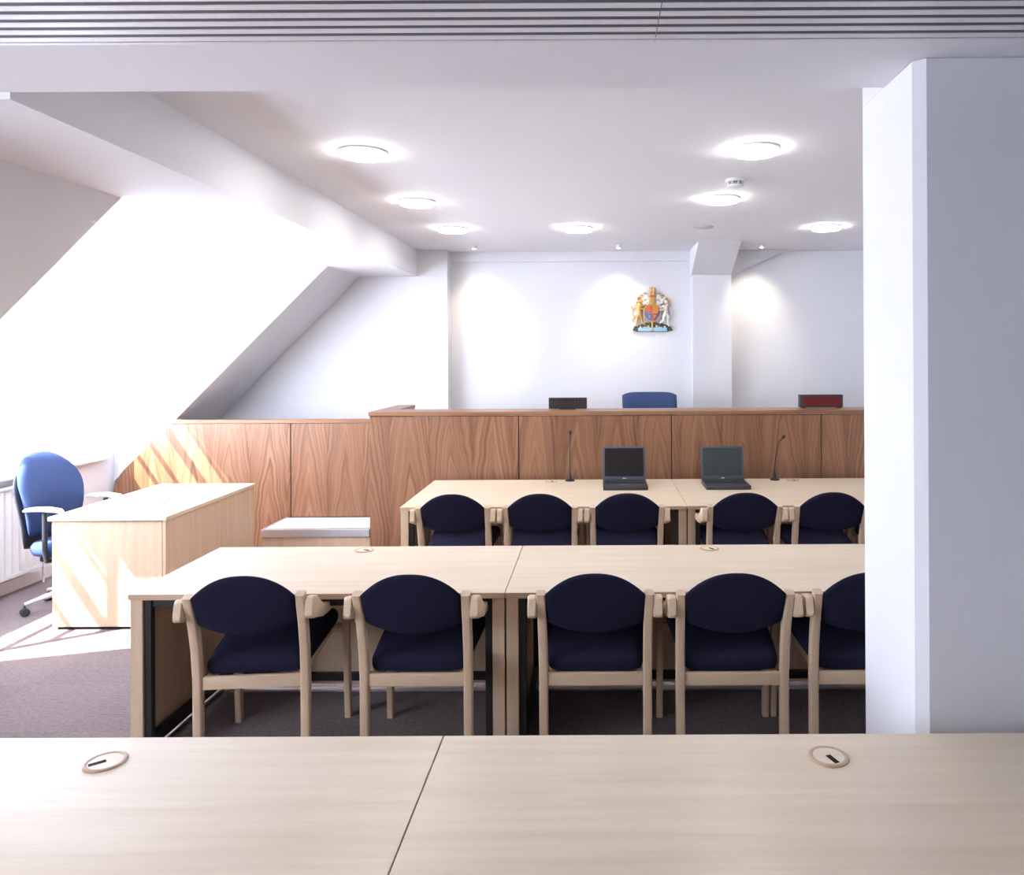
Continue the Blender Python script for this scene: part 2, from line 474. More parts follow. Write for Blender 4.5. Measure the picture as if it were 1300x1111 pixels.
# ================================================================== BENCH, PANELLING, STEP
BY = 6.25; BXL = -1.885; BZ = 1.267
bench = thing('judges_bench', 'long raised walnut-veneered judges bench across the room behind the far desks', 'bench', (0, BY, 0))
joints = [BXL, -.646, .620, 1.862, 3.0]
for a, c in zip(joints, joints[1:]):
    q = B(); box(q, a+.004, c-.004, 0, .022, 0.0, BZ-.038, .0015, 1); obj('front_panel', q, M['walnut'], bench)
q = B(); box(q, BXL+.002, 3.0, .012, .03, .0, BZ-.036); obj('backing', q, M['dark'], bench)
q = B(); box(q, BXL-.004, 3.004, -.006, .33, BZ-.032, BZ, .002); obj('cap', q, M['walnuth'], bench)
q = B(); box(q, BXL, BXL+.16, .031, .90, 0.291, BZ-.033, .002); obj('side_return', q, M['walnut'], bench)
q = B(); box(q, BXL-.004, BXL+.165, .331, .905, BZ-.032, BZ, .002); obj('return_cap', q, M['walnuth'], bench)
q = B(); box(q, BXL+.17, 2.95, .12, .75, 1.005, 1.03, .002); obj('worktop', q, M['walnuth'], bench)
for x in (-1.0, .3, 1.6, 2.9):
    q = B(); box(q, x, x+.03, .14, .72, .292, 1.004); obj('support', q, M['walnut'], bench)

# lower panelling to the left, following the roof slope
low = thing('walnut_panelling', 'lower walnut-veneered screen with slanted left end under the sloping roof', 'screen', (0, DF-.03, 0))
zk = ZL-(SLX-WX)
ZT = 1.170
def sx(z): return SLX-(ZL-z)+.012
cz = ZT-.036
pts = [(sx(cz), cz), (sx(.72), .72)]
for k in range(7):
    a = k/6; p0 = Vector((sx(.72), .72)); p1 = Vector((WX+.02, .60)); p2 = Vector((WX+.02, .50))
    q_ = p0*(1-a)**2 + p1*2*a*(1-a) + p2*a*a
    if k: pts.append((q_.x, q_.y))
pts += [(WX+.02, 0.0), (-2.80, 0.0), (-2.80, .297), (-2.742, .297), (-2.742, cz)]
q = B(); prism(q, pts[::-1], 'y', -.022, 0); obj('panel', q, M['walnut'], low)
q = B(); box(q, -2.734, BXL-.006, -.022, 0, .297, cz, .0015, 1); obj('panel', q, M['walnut'], low)
q = B(); box(q, -3.0, BXL-.006, .0005, .018, .30, cz); obj('backing', q, M['dark'], low)
q = B(); prism(q, [(sx(ZT), ZT), (sx(ZT-.031), ZT-.031), (BXL-.006, ZT-.031), (BXL-.006, ZT)], 'y', -.028, .028); obj('cap', q, M['walnuth'], low)

# raised platform with its step
plat = thing('raised_platform', 'low raised platform with metal-edged step beside the bench', 'platform', (0, 0, 0))
q = B(); prism(q, [(-2.79, 6.29), (BXL-.01, 6.29), (BXL-.01, 6.30), (BXL-.01, 6.30), (BXL-.01, 6.79), (-2.79, 6.79)][0:2]+[(BXL-.01, 6.79), (-2.79, 6.79)], 'z', 0, .268); obj('step_riser', q, M['panel'], plat)
q = B(); box(q, -2.785, BXL-.01, 6.33, 6.768, .269, .289, .003); obj('step_tread', q, plain('carpet_painted_lit', (.66, .65, .68), .95, 0, .3, 300), plat)  # tread carpet made paler: the light falling on it is put into the colour
q = B(); box(q, -2.80, BXL-.01, 6.275, 6.33, .228, .292, .004); box(q, -2.80, -2.786, 6.33, 6.765, .25, .292, .002); obj('nosing', q, M['alu'], plat)
q = B(); box(q, BXL+.005, RX-.01, 6.29, YP-.002, 0.002, .29); box(q, -1.52, RX-.01, YP-.0015, YB-.18, .002, .29); box(q, -2.79, BXL-.006, 6.83, YP-.002, .002, .29); obj('deck', q, M['carpet'], plat)

# ================================================================== DESKS
def grommet(par, x, y, z, ang=.4):
    g_ = B(); lathe(g_, [(.036, 0), (.036, .002), (.040, .0045), (.047, .0045), (.050, .0025), (.050, 0)], (0, 0, 0), 40)
    o = obj('cable_grommet', g_, M['edge'], par, (x, y, z), smooth=40)
    c = B(); lathe(c, [(0, .0035), (.0385, .0035), (.0385, 0), (0, 0)], (0,0,0), 40); k = obj('grommet_cap', c, M['top'], o, smooth=40)
    s = B(); box(s, -.007, .007, -.036, .002, .0032, .0042, .0004); ss = obj('cable_slot', s, M['dark'], o)
    ss.rotation_euler = (0,0,ang)
    return o
def desk(label, x0, x1, y0, y1, grom, group, ga=.5, left_end=True):
    zt = .72; cx = (x0+x1)/2; L = (x1-x0)/2; D = y1-y0
    r = thing('meeting_desk', label, 'desk', (cx, y0, 0), 0, group)
    q = B(); box(q, -L+.0015, L-.0015, .0, D, zt-.0245, zt, .0015, 1); obj('desktop', q, M['top'], r)
    q = B(); box(q, -L+.002, L-.002, -.0022, -.0002, zt-.0235, zt-.001); obj('edge_band', q, M['edge'], r)
    for s in (-1, 1):
        xo = s*(L-.004); xi = s*(L-.056)
        a, c = sorted((xo, xi))
        q = B(); box(q, a, c, .012, .052, .0, zt-.026, .003); obj('leg', q, M['post'], r)
        q = B(); box(q, a, c, D-.055, D-.015, .0, zt-.026, .003); obj('leg', q, M['post'], r)
        # black steel frame inside the posts
        a, c = sorted((s*(L-.058), s*(L-.088)))
        q = B(); box(q, a, c, .022, .052, .004, zt-.03, .002); box(q, a, c, D-.055, D-.025, .004, zt-.03, .002)
        box(q, a, c, .053, D-.056, .05, .10, .002); box(q, a, c, .053, D-.056, zt-.065, zt-.03, .002)
        obj('steel_frame', q, M['black'], r)
        a, c = sorted((s*(L-.028), s*(L-.046)))
        q = B(); box(q, a, c, .053, D-.056, .035, zt-.027); obj('end_panel', q, M['panel'], r)
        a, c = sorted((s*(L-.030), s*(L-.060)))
        q = B(); box(q, a, c, .06, D-.06, .004, .016, .002); obj('bright_gap_strip', q, M['alu'], r)  # pale strip put in for the bright floor showing under the end panel
    q = B(); box(q, -L+.09, L-.09, .03, .058, zt-.062, zt-.028, .002); obj('front_rail', q, M['black'], r)
    q = B(); box(q, -L+.09, L-.09, D-.10, D-.082, .035, zt-.027); obj('modesty_panel', q, M['panel'], r)
    q = B(); box(q, -L+.09, L-.09, D-.125, D-.101, .058, .098, .002); obj('bottom_rail', q, M['black'], r)
    q = B(); box(q, -L+.09, L-.09, D-.13, D-.10, .004, .016, .002); obj('bright_gap_strip', q, M['alu'], r)  # pale stand-in for bright floor below the modesty panel
    for gx, gy in grom: grommet(r, gx-cx, gy-y0, zt+.0002, ga)
    return r
FR = 'desks of the front row'; MR = 'desks of the middle row'; BR = 'desks of the back row'
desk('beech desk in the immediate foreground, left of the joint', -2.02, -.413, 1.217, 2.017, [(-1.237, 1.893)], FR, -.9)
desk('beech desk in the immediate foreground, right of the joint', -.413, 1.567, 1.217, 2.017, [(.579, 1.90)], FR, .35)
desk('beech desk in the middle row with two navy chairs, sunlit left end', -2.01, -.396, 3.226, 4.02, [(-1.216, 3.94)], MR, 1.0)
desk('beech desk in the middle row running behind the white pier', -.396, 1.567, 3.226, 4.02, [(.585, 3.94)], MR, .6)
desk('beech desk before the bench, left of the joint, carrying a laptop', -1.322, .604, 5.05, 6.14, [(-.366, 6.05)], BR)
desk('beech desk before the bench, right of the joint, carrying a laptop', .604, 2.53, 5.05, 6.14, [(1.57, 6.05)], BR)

# solid-sided clerk desk on the left
cx0, cx1, cy0, cy1 = -3.49, -2.735, 4.79, 6.04
r = thing('clerk_desk', 'solid-sided beech desk standing alone by the radiator, streaked with sun', 'desk', (cx0, cy0, 0))
W = cx1-cx0; D = cy1-cy0
q = B(); box(q, 0, W, 0, D, .695, .72, .002, 1); obj('desktop', q, M['topy'], r)
q = B(); box(q, .02, W-.035, .012, .030, .02, .690, .001, 1); obj('end_panel', q, M['panel'], r)
q = B(); box(q, .02, W-.035, D-.03, D-.012, .02, .690, .001, 1); obj('end_panel', q, M['panel'], r)
q = B(); box(q, W-.030, W-.010, .010, D-.010, .0, .694, .001, 1); obj('side_panel', q, M['panel'], r)
q = B(); box(q, .05, W-.04, .02, D-.02, .0, .019); obj('plinth', q, M['dark'], r)
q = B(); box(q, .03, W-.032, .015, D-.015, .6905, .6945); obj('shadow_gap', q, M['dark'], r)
grommet(r, .50, .42, .7202)

# ================================================================== CHAIRS
def make_chair(label, loc, rz, group):
    r = thing('stacking_armchair', label, 'chair', loc, rz, group)
    for s in (-1, 1):
        # raked rear post
        pp = [(s*.212, -.262, 0), (s*.212, -.255, .22), (s*.212, -.255, .42), (s*.213, -.268, .55), (s*.214, -.292, .66), (s*.216, -.325, .75), (s*.2165, -.336, .788)]
        q = B(); sweep(q, pp, (.036, .040)); obj('leg', q, M['post'], r, smooth=40)
        fp = [(s*.254, .285, 0), (s*.2525, .268, .25), (s*.2515, .255, .50), (s*.2515, .250, .622)]
        q = B(); sweep(q, fp, (.030, .042)); obj('leg', q, M['post'], r, smooth=40)
        ap = [(s*.2515, -.352, .735), (s*.2515, -.338, .732), (s*.2515, -.30, .722), (s*.2515, -.25, .698), (s*.2515, -.19, .670), (s*.2515, -.10, .656), (s*.2515, .05, .650), (s*.2515, .20, .646), (s*.2515, .275, .642), (s*.2515, .295, .641)]
        ah = [.062, .086, .090, .070, .050, .042, .038, .036, .034, .020]
        aw = [.028, .036, .037, .037, .037, .037, .037, .037, .036, .030]
        q = B(); sweep(q, ap, list(zip(aw, ah))); obj('armrest', q, M['armw'], r, smooth=50)
        q = B(); sweep(q, [(s*.180, -.24, .412), (s*.185, .0, .430), (s*.190, .224, .452)], (.022, .036)); obj('side_rail', q, M['armw'], r, smooth=40)
    q = B(); box(q, -.194, .194, -.266, -.242, .385, .436, .004); obj('rear_rail', q, M['rail'], r, smooth=40)
    q = B(); box(q, -.24, .24, .225, .247, .425, .465, .004); obj('front_rail', q, M['rail'], r, smooth=40)
    # seat cushion: superellipse plan, domed top
    q = B(); n = 40; rings = []
    def plan(t, k):
        cx = math.cos(t); sy_ = math.sin(t); e = .2
        x = math.copysign(abs(cx)**e, cx); y = math.copysign(abs(sy_)**e, sy_)
        wd = .197 + .036*(y+1)/2
        return x*wd*k, .0 + y*.248*k
    for z, k in ((.438, .93), (.440, .985), (.452, 1.0), (.470, 1.0), (.484, .97), (.492, .88), (.497, .70), (.500, .40)):
        rings.append([q.verts.new((*(pp_ := plan(2*PI*i/n, k)), z+(pp_[1]+.25)*.11)) for i in range(n)])
    for a, c in zip(rings, rings[1:]):
        for i in range(n): q.faces.new([a[i], a[(i+1)%n], c[(i+1)%n], c[i]])
    q.faces.new(rings[0][::-1]); q.faces.new(rings[-1])
    obj('seat', q, M['navy'], r, smooth=60)
    # backrest: lens-shaped pad between the posts
    q = B()
    pillow(q, lambda v: .199, lambda u: .655-.042*(1-abs(u)**2.0), lambda u: .785+.090*(1-abs(u)**2.3),
           lambda u, v: -.312+.075*(.45-v)-.022*(1-u*u), .042, 28, 14, 14, 8)
    obj('backrest', q, M['navy'], r, smooth=60)
    return r
ch = make_chair('navy beech armchair at middle row, leftmost and turned slightly', (-1.432, 3.335, 0), .085, 'chairs at the middle row')
for x, y, rz, lab in ((-.742, 3.345, 0, 'navy beech armchair at middle row, second from the left, beside the desk joint'),
                      (-.010, 3.345, 0, 'navy beech armchair at middle row, just right of the desk joint'),
                      (.548, 3.340, 0, 'navy beech armchair at middle row, second from the white pier'),
                      (1.094, 3.345, 0, 'navy beech armchair at middle row, half hidden by the white pier')):
    dup(ch, (x, y, 0), rz, lab)
for x, lab in ((-.902, 'navy beech armchair at the far desks, leftmost'),
               (-.357, 'navy beech armchair at the far desks, second from the left'),
               (.188, 'navy beech armchair at the far desks, before the left laptop'),
               (.924, 'navy beech armchair at the far desks, before the right laptop'),
               (1.466, 'navy beech armchair at the far desks, right of the right-hand microphone'),
               (2.02, 'navy beech armchair at the far desks, almost wholly hidden by the white pier')):
    dup(ch, (x, 5.055, 0), 0, lab, 'chairs at the far desks')

def office_chair(label, loc, rz, backw, zt, square=False):
    """task chair facing local +y"""
    r = thing('office_chair', label, 'chair', loc, rz)
    # star base
    hub = B(); lathe(hub, [(0, .10), (.035, .10), (.035, .13), (.026, .14), (.026, .36), (0, .36)]); obj('gas_lift', hub, M['shell'], r, smooth=40)
    for k in range(5):
        a = PI/2 + 2*PI*k/5 + .35; d = Vector((math.cos(a), math.sin(a), 0))
        q = B(); tube(q, [d*.03+Vector((0,0,.118)), d*.16+Vector((0,0,.105)), d*.285+Vector((0,0,.078))], [.022, .018, .014], 10)
        o = obj('base_arm', q, M['greyp'], r, smooth=40)
        c = B(); sd = Vector((-d.y, d.x, 0))
        for s in (-1, 1):
            p = d*.285 + sd*.014*s + Vector((0,0,.027)); tube(c, [p-sd*.008, p+sd*.008], .026, 18)
        tube(c, [d*.285+Vector((0,0,.027)), d*.285+Vector((0,0,.075))], .007, 8)
        obj('caster', c, M['shell'], o, smooth=40)
    # seat
    q = B(); n = 40; rings = []
    for z, k in ((.385, .80), (.40, .95), (.43, 1.0), (.455, 1.0), (.478, .93), (.487, .75), (.490, .4)):
        ring = []
        for i in range(n):
            t = 2*PI*i/n; x = math.copysign(abs(math.cos(t))**.6, math.cos(t)); y = math.copysign(abs(math.sin(t))**.6, math.sin(t))
            ring.append(q.verts.new((x*.24*k, y*.23*k+.03, z)))
        rings.append(ring)
    for a, c in zip(rings, rings[1:]):
        for i in range(n): q.faces.new([a[i], a[(i+1)%n], c[(i+1)%n], c[i]])
    q.faces.new(rings[0][::-1]); q.faces.new(rings[-1]); obj('seat', q, M['blue'], r, smooth=60)
    q = B(); box(q, -.16, .16, -.12, .18, .345, .384, .01); obj('mechanism', q, M['shell'], r)
    # backrest: tall rounded pad with lumbar curve, and plastic shell behind
    zb = .50; H = zt-zb
    def yc(u, v): return -.215 + .055*math.sin(v*PI*.95+.1) - .075*v + .05*u*u
    def hx(v):
        if square: return backw/2*(.93+.07*math.sin(min(1, v*1.25)*PI/2))
        return backw/2*(.80+.24*math.sin(min(1, v*1.25)*PI/2)) * (1-.30*max(0, (v-.62)/.38)**2.2)
    q = B(); pillow(q, hx, lambda u: zb+.03*u*u, lambda u: zt-(.03*abs(u)**6 if square else .075*abs(u)**3.0), yc, .085, 26, 20, 5, 5); obj('backrest', q, M['blue'], r, smooth=60)
    q = B(); pillow(q, lambda v: hx(v)*.97, lambda u: zb-.09+.03*u*u, lambda u: zt-.10-.05*abs(u)**2.2, lambda u, v: yc(u, v)-.045, .05, 22, 16, 6, 6); obj('back_shell', q, M['shell'], r, smooth=60)
    q = B(); tube(q, [(0, -.05, .365), (0, -.20, .365), (0, -.275, .42), (0, -.275, .55)], .02, 10); obj('back_stem', q, M['shell'], r, smooth=50)
    for s in (-1, 1):
        q = B(); sweep(q, [(s*.265, -.13, .712), (s*.265, -.10, .722), (s*.265, .03, .728), (s*.265, .12, .720), (s*.265, .15, .708)], [(.03, .012), (.055, .022), (.065, .026), (.055, .022), (.03, .012)])
        o = obj('armrest', q, M['greyp'], r, smooth=50)
        q = B(); tube(q, [(s*.16, .02, .365), (s*.25, .02, .38), (s*.265, .02, .46), (s*.265, .02, .705)], [.016, .018, .016, .016], 10); obj('arm_post', q, M['shell'], o, smooth=50)
    return r
office_chair('blue swivel office chair between the radiator and the clerk desk', (-3.655, 5.275, 0), -PI/2-.12, .50, 1.075)
office_chair('blue office chair behind the judges bench, only its top showing', (.515, 7.12, .292), PI, .53, 1.075, True)

# ================================================================== RADIATOR
r = thing('radiator', 'white ribbed panel radiator under the window sill', 'radiator', (WX+.07, 4.95, .13))
L = .83
q = B(); pts = []
n = 48
for i in range(n+1):
    y = -L + 2*L*i/n
    pts.append((.0 + (.012 if i % 2 else 0), y))
outline = [(x+.02, y) for x, y in pts] + [(-.02, L), (-.02, -L)]
prism(q, outline, 'z', .03, .64); obj('ribbed_panel', q, M['white'], r)
q = B(); box(q, -.03, .035, -L-.004, L+.004, .641, .662, .004); obj('top_grille', q, M['greyp'], r)
q = B(); box(q, -.022, .030, -L-.002, L+.002, .0, .029, .004); obj('bottom_channel', q, M['white'], r)
q = B(); tube(q, [(0, L+.002, .05), (0, L+.05, .05)], .010, 10); tube(q, [(0, L+.05, .09), (0, L+.05, -.128)], .009, 10); tube(q, [(0, L+.05, .05), (0, L+.05, .11)], .018, 12); obj('valve', q, M['white'], r, smooth=50)

# ================================================================== THINGS ON THE FAR DESKS AND BENCH
def laptop(label, x, yf, scr='screen'):
    r = thing('laptop', label, 'laptop', (x, yf, .7205), 0, 'laptops on the far desks')
    w_ = .168; d = .275
    q = B(); box(q, -w_, w_, 0, d, .0, .032, .006, 3); obj('base', q, M['laptop'], r, smooth=40)
    kb = B(); box(kb, -w_+.018, w_-.018, .115, d-.035, .0322, .034); o = obj('keyboard', kb, M['keys'], r)
    q = B()
    for j in range(5):
        for i in range(14):
            x0 = -w_+.022+i*.0214; y0 = .119+j*.0235
            box(q, x0, x0+.0175, y0, y0+.019, .0341, .036)
    obj('keycaps', q, M['laptop'], o)
    q = B(); box(q, -.04, .04, .03, .085, .0322, .0332); obj('touchpad', q, M['bezel'], r)
    q = B(); tube(q, [(-w_+.02, d-.006, .033), (w_-.02, d-.006, .033)], .008, 10); obj('hinge', q, M['laptop'], r, smooth=50)
    sc = bpy.data.objects.new('screen_lid', None)
    m_ = B(); box(m_, -w_, w_, -.010, .008, .0, .262, .004); lid = obj('screen_lid', m_, M['bezel'], r, (0, d, .030), smooth=40)
    lid.rotation_euler = (-.20, 0, 0)
    bpy.data.objects.remove(sc)
    s = B(); box(s, -w_+.016, w_-.016, -.0112, -.0102, .030, .248); obj('display', s, M[scr], lid)
    s = B(); box(s, -.014, .014, -.0112, -.0103, .010, .018); obj('badge', s, M['greyp'], lid)
    return r
laptop('open charcoal laptop on the left far desk, beside the joint', .214, 5.635)
laptop('open charcoal laptop on the right far desk with a greenish glint painted into its screen', .985, 5.635, 'screen_glint')
def mic(label, x, y, lean, h, bend):
    r = thing('gooseneck_microphone', label, 'microphone', (x, y, .7205), 0, 'microphones on the far desks')
    q = B(); lathe(q, [(0, 0), (.038, 0), (.038, .006), (.030, .012), (.014, .016), (.010, .05), (.006, .075), (0, .075)]); obj('base', q, M['black'], r, smooth=50)
    pts = [(lean*t**1.6 + bend*max(0, t-.85)/.15*.5, 0, .07 + (h-.07)*t - (abs(bend)*.25*max(0, t-.85)/.15)) for t in [i/14 for i in range(15)]]
    q = B(); tube(q, pts, .0042, 10); obj('gooseneck', q, M['black'], r, smooth=50)
    e = Vector(pts[-1]); d = (e-Vector(pts[-3])).normalized()
    q = B(); tube(q, [e-d*.004, e+d*.002, e+d*.022, e+d*.030], [.006, .012, .012, .006], 14); obj('microphone_head', q, M['black'], r, smooth=50)
mic('straight black gooseneck microphone left of the left laptop', -.217, 6.07, .004, .375, 0)
mic('black gooseneck microphone right of the right laptop, leaning right', 1.43, 6.07, .045, .345, .04)

r = thing('led_display_unit', 'black box with a dark red display window standing on the bench', 'display', (1.918, 6.46, BZ+.0005))
q = B(); box(q, -.182, .182, -.03, .04, .008, .115, .003); obj('housing', q, M['shell'], r)
q = B(); box(q, -.158, .168, -.0325, -.0305, .022, .100); o = obj('display_window', q, M['red'], r)
q = B()
for i in range(1, 8): box(q, -.158+i*.0405, -.157+i*.0405, -.0332, -.0327, .026, .096)
obj('segment_lines', q, M['dark'], o)
for x in (-.16, .14):
    q = B(); box(q, x, x+.03, -.022, .03, 0, .0078); obj('foot', q, M['black'], r)
r = thing('display_unit', 'plain dark brown display seen from behind on the bench', 'display', (-.246, 6.46, BZ+.0005))
q = B(); box(q, -.163, .163, -.012, .030, .006, .100, .004); obj('housing', q, plain('dark_brown_plastic', (.030, .018, .018), .5), r)
q = B(); box(q, -.07, .07, -.03, .05, 0, .0058, .001); obj('foot', q, M['black'], r)
q = B()
for i in range(9): box(q, -.12+i*.027, -.108+i*.027, -.0135, -.0122, .07, .085)
obj('vent', q, M['dark'], r)

# ================================================================== CEILING FITTINGS
GL = 'round glass ceiling lights'
def make_light(label, loc):
    r = thing('ceiling_light', label, 'ceiling light', loc, 0, GL)
    q = B(); lathe(q, [(.106, -.001), (.126, -.001), (.128, -.008), (.122, -.014), (.108, -.012), (.106, -.001)], n=48); obj('trim_ring', q, M['whitep'], r, smooth=50)
    q = B(); lathe(q, [(0, -.0015), (.105, -.0015), (.105, -.008), (0, -.008)], n=48); obj('lamp_reflector', q, M['lampg'], r, smooth=50)
    q = B(); lathe(q, [(0, -.022), (.114, -.022), (.117, -.026), (.114, -.030), (.05, -.036), (0, -.038)], n=48); obj('glass_disc', q, M['lampg'], r, smooth=50)
    q = B()
    for k in range(3):
        a = k*2*PI/3+.4; tube(q, [(.10*math.cos(a), .10*math.sin(a), -.0085), (.10*math.cos(a), .10*math.sin(a), -.0215)], .004, 8)
    obj('standoffs', q, M['alu'], r)
    return r
LP = [(-1.23, 4.00, 'lit round ceiling light nearest on the left, beside the beam'), (.846, 3.98, 'lit round ceiling light nearest on the right, before the smoke detector'),
      (.875, 5.24, 'lit round ceiling light just behind the smoke detector'), (-1.25, 5.29, 'lit round ceiling light, middle one of the row beside the beam'),
      (-1.22, 6.44, 'lit round ceiling light, farthest of the row beside the beam'), (-.148, 6.44, 'lit round ceiling light alone at the middle, above the bench'),
      (1.97, 6.44, 'lit round ceiling light furthest right, next to the white pier')]
l0 = make_light(LP[0][2], (LP[0][0], LP[0][1], ZM))
for x, y, lab in LP[1:]: dup(l0, (x, y, ZM), 0, lab)
def make_spot(label, loc):
    r = thing('ceiling_spotlight', label, 'spotlight', loc, 0, 'small wall-washing spotlights')
    q = B(); lathe(q, [(.020, -.001), (.034, -.001), (.034, -.006), (.020, -.006)], n=24); obj('collar', q, M['whitep'], r, smooth=50)
    q = B(); lathe(q, [(0, -.004), (.018, -.004), (.024, -.018), (.022, -.034), (0, -.034)], n=24); o = obj('spot_head', q, M['whitep'], r, smooth=50)
    q = B(); lathe(q, [(0, -.035), (.018, -.035), (.018, -.037), (0, -.037)], n=24); obj('lens', q, M['spotg'], o)
    return r
SP = [(-1.20, 'small white ceiling spotlight near the beam end'), (.225, 'middle small white ceiling spotlight, just left of the coat of arms'), (1.64, 'small white ceiling spotlight right of the boxed column')]
s0 = make_spot(SP[0][1], (SP[0][0], 7.46, ZM))
for x, lab in SP[1:]: dup(s0, (x, 7.46, ZM), 0, lab)
for x, _ in SP:
    o = lamp('spotlight_beam', 'SPOT', (x, 7.46, ZM-.045), 28, (1.0, .86, .66), spot_size=math.radians(74), spot_blend=1.0, shadow_soft_size=.02)
    o.rotation_euler = Vector((0, .49, -.70)).to_track_quat('-Z', 'Y').to_euler()

r = thing('smoke_detector', 'white round smoke detector on the ceiling between two lights', 'smoke detector', (.87, 4.69, ZM))
q = B(); lathe(q, [(0, -.001), (.062, -.001), (.062, -.014), (.056, -.018), (0, -.018)], n=40); obj('base', q, M['whitep'], r, smooth=40)
q = B(); lathe(q, [(0, -.0181), (.046, -.0181), (.046, -.034), (0, -.034)], n=40); obj('vent_band', q, M['dark'], r, smooth=40)
q = B(); lathe(q, [(0, -.0341), (.052, -.0341), (.044, -.048), (.018, -.056), (0, -.056)], n=40); obj('cover', q, M['whitep'], r, smooth=40)
q = B()
for k in range(8):
    a = 2*PI*k/8+.2; tube(q, [(.048*math.cos(a), .048*math.sin(a), -.018), (.048*math.cos(a), .048*math.sin(a), -.0345)], .005, 6)
lathe(q, [(.044, -.025), (.051, -.025), (.051, -.028), (.044, -.028)], n=40)
obj('cage', q, M['whitep'], r)
q = B(); lathe(q, [(0, -.001), (.085, -.001), (.085, -.005), (.078, -.007), (0, -.007)], n=40)
tag(obj('ceiling_speaker', q, M['mesh'], None, (.92, 6.44, ZM), smooth=40), 'flat grey round ceiling speaker behind the smoke detector', 'speaker')

# ================================================================== COAT OF ARMS
cr = thing('coat_of_arms', 'painted and gilded relief coat of arms with lion and unicorn on the wall', 'coat of arms', (.590, YB, 2.205))
S = .0094   # metres per 1/50 of the crest height
# local coordinates: units measured from the crest (x right, y up), origin at its centre
def P2(p): return (p[0]*S, p[1]*S)
def relief(name, pts, mat, d0, d1, par=cr, bev=.003):
    q = B(); prism(q, [P2(p) for p in pts], 'y', -d1, -d0, bev); return obj(name, q, mat, par)
def limb(q, pts, rr, depth, n=10):
    tube(q, [(x*S, -depth, y*S) for x, y in pts], [r_*S for r_ in rr], n)
# mound and scroll
relief('mound', [(-22,-23),(-20,-18.5),(-13,-17),(-8,-14.5),(8,-14.5),(14,-16.5),(20,-18.5),(23,-23.5),(17,-24.5),(-17,-24.5)], M['cgreen'], .002, .028)
relief('scroll', [(-16,-24),(-16,-20.3),(-8,-19),(-2,-20),(2,-20),(8,-19),(16,-20.3),(16.5,-24),(4,-24.2),(0,-23.2),(-4,-24.2)], M['cscroll'], .029, .038)
# shield quartered
def sh(fx0, fx1, fy0, fy1):
    out = []
    def hw(y): return 7.2*(1-max(0, (-y-1)/12.5)**1.9) if y < -1 else 7.2
    ys = [fy1+(fy0-fy1)*i/8 for i in range(9)]
    L_ = [(max(fx0, -hw(y)), y) for y in ys]; R_ = [(min(fx1, hw(y)), y) for y in ys]
    pts = L_ + R_[::-1]; o = []
    for p in pts:
        if not o or (abs(p[0]-o[-1][0])+abs(p[1]-o[-1][1])) > .05: o.append(p)
    return o
relief('garter', [(10.6*math.cos(a), -3.2+11.2*math.sin(a)) for a in [2*PI*k/36 for k in range(36)]], M['gold'], .003, .030)
relief('garter_field', [(9.0*math.cos(a), -3.2+9.6*math.sin(a)) for a in [2*PI*k/36 for k in range(36)]], M['cblue'], .0305, .033)
relief('shield', sh(-7.6, 7.6, -13.2, 5.2), M['gold'], .034, .038)
relief('shield_quarter', sh(-6.9, -.2, -3.6, 4.6), M['cred'], .0385, .043)
relief('shield_quarter', sh(.2, 6.9, -3.6, 4.6), plain('crest_orange', (.62, .22, .05), .45), .0385, .043)
relief('shield_quarter', sh(-6.7, -.2, -12.3, -4.1), M['cblue'], .0385, .043)
relief('shield_quarter', sh(.2, 6.7, -12.3, -4.1), M['cred'], .0385, .043)
q = B()
for x, y in ((-3.5, 2.6), (-3.5, .6), (-3.5, -1.6), (3.4, .5), (3.0, -7), (3.2, -8.6)):
    limb(q, [(x-1.6, y-.2), (x, y+.3), (x+1.6, y)], [.35, .6, .35], .044, 6)
limb(q, [(-3, -6), (-3.4, -8), (-2.6, -9.5)], [.4, .7, .4], .044, 6)
obj('shield_charges', q, M['gold'], cr, smooth=50)
# helmet, mantling, crown, crest lion
relief('helmet', [(-3,5.3),(-3.6,9),(-2.6,12.2),(2.6,12.2),(3.6,9),(3,5.3)], M['gold'], .02, .052, bev=.005)
q = B()
for s in (-1, 1):
    for pts, rr in (([(3,11),(6.5,13.2),(9.5,12.2),(10.5,9.5),(8.4,8.2)], [1.4,2,1.9,1.5,.8]), ([(3,9),(6,8.6),(8.4,6.6),(11.6,8.0),(12.6,10.6)], [1.6,2.2,2.1,1.7,.8]), ([(4,13.5),(7,16),(9.6,15.2)], [1.0,1.5,.7]), ([(4,7.4),(7,4.8),(9.6,4.0)], [1.3,1.4,.6])):
        limb(q, [(s*x, y) for x, y in pts], rr, .022, 10)
obj('mantling', q, M['cwhite'], cr, smooth=60)
q = B()
for s in (-1, 1):
    for pts, rr in (([(10,15.6),(12,16.6),(14,15.2)], [.6,1.0,.5]), ([(12.4,12.6),(14.6,12.2),(15.4,10.6)], [.6,1.0,.5]), ([(6,17.4),(8,18.6),(9.6,17.8)], [.5,1.0,.5])):
        limb(q, [(s*x, y) for x, y in pts], rr, .02, 8)
obj('mantling_edge', q, M['gold'], cr, smooth=60)
relief('crown', [(-3.4,12.4),(-3.8,15.2),(-2.6,17.4),(0,16.4),(2.6,17.4),(3.8,15.2),(3.4,12.4)], M['gold'], .015, .05, bev=.004)
relief('crown_cap', [(-2.6,13.8),(-2.9,15.2),(0,15.8),(2.9,15.2),(2.6,13.8)], M['cred'], .0505, .054)
q = B()
limb(q, [(-1.9,17), (-1.6,19.5), (-1.2,21.6), (0,23.0)], [1.1,1.2,1.3,1.0], .03); limb(q, [(1.9,17), (1.6,19.5), (1.2,21.6), (0,23.0)], [1.1,1.2,1.3,1.0], .03)
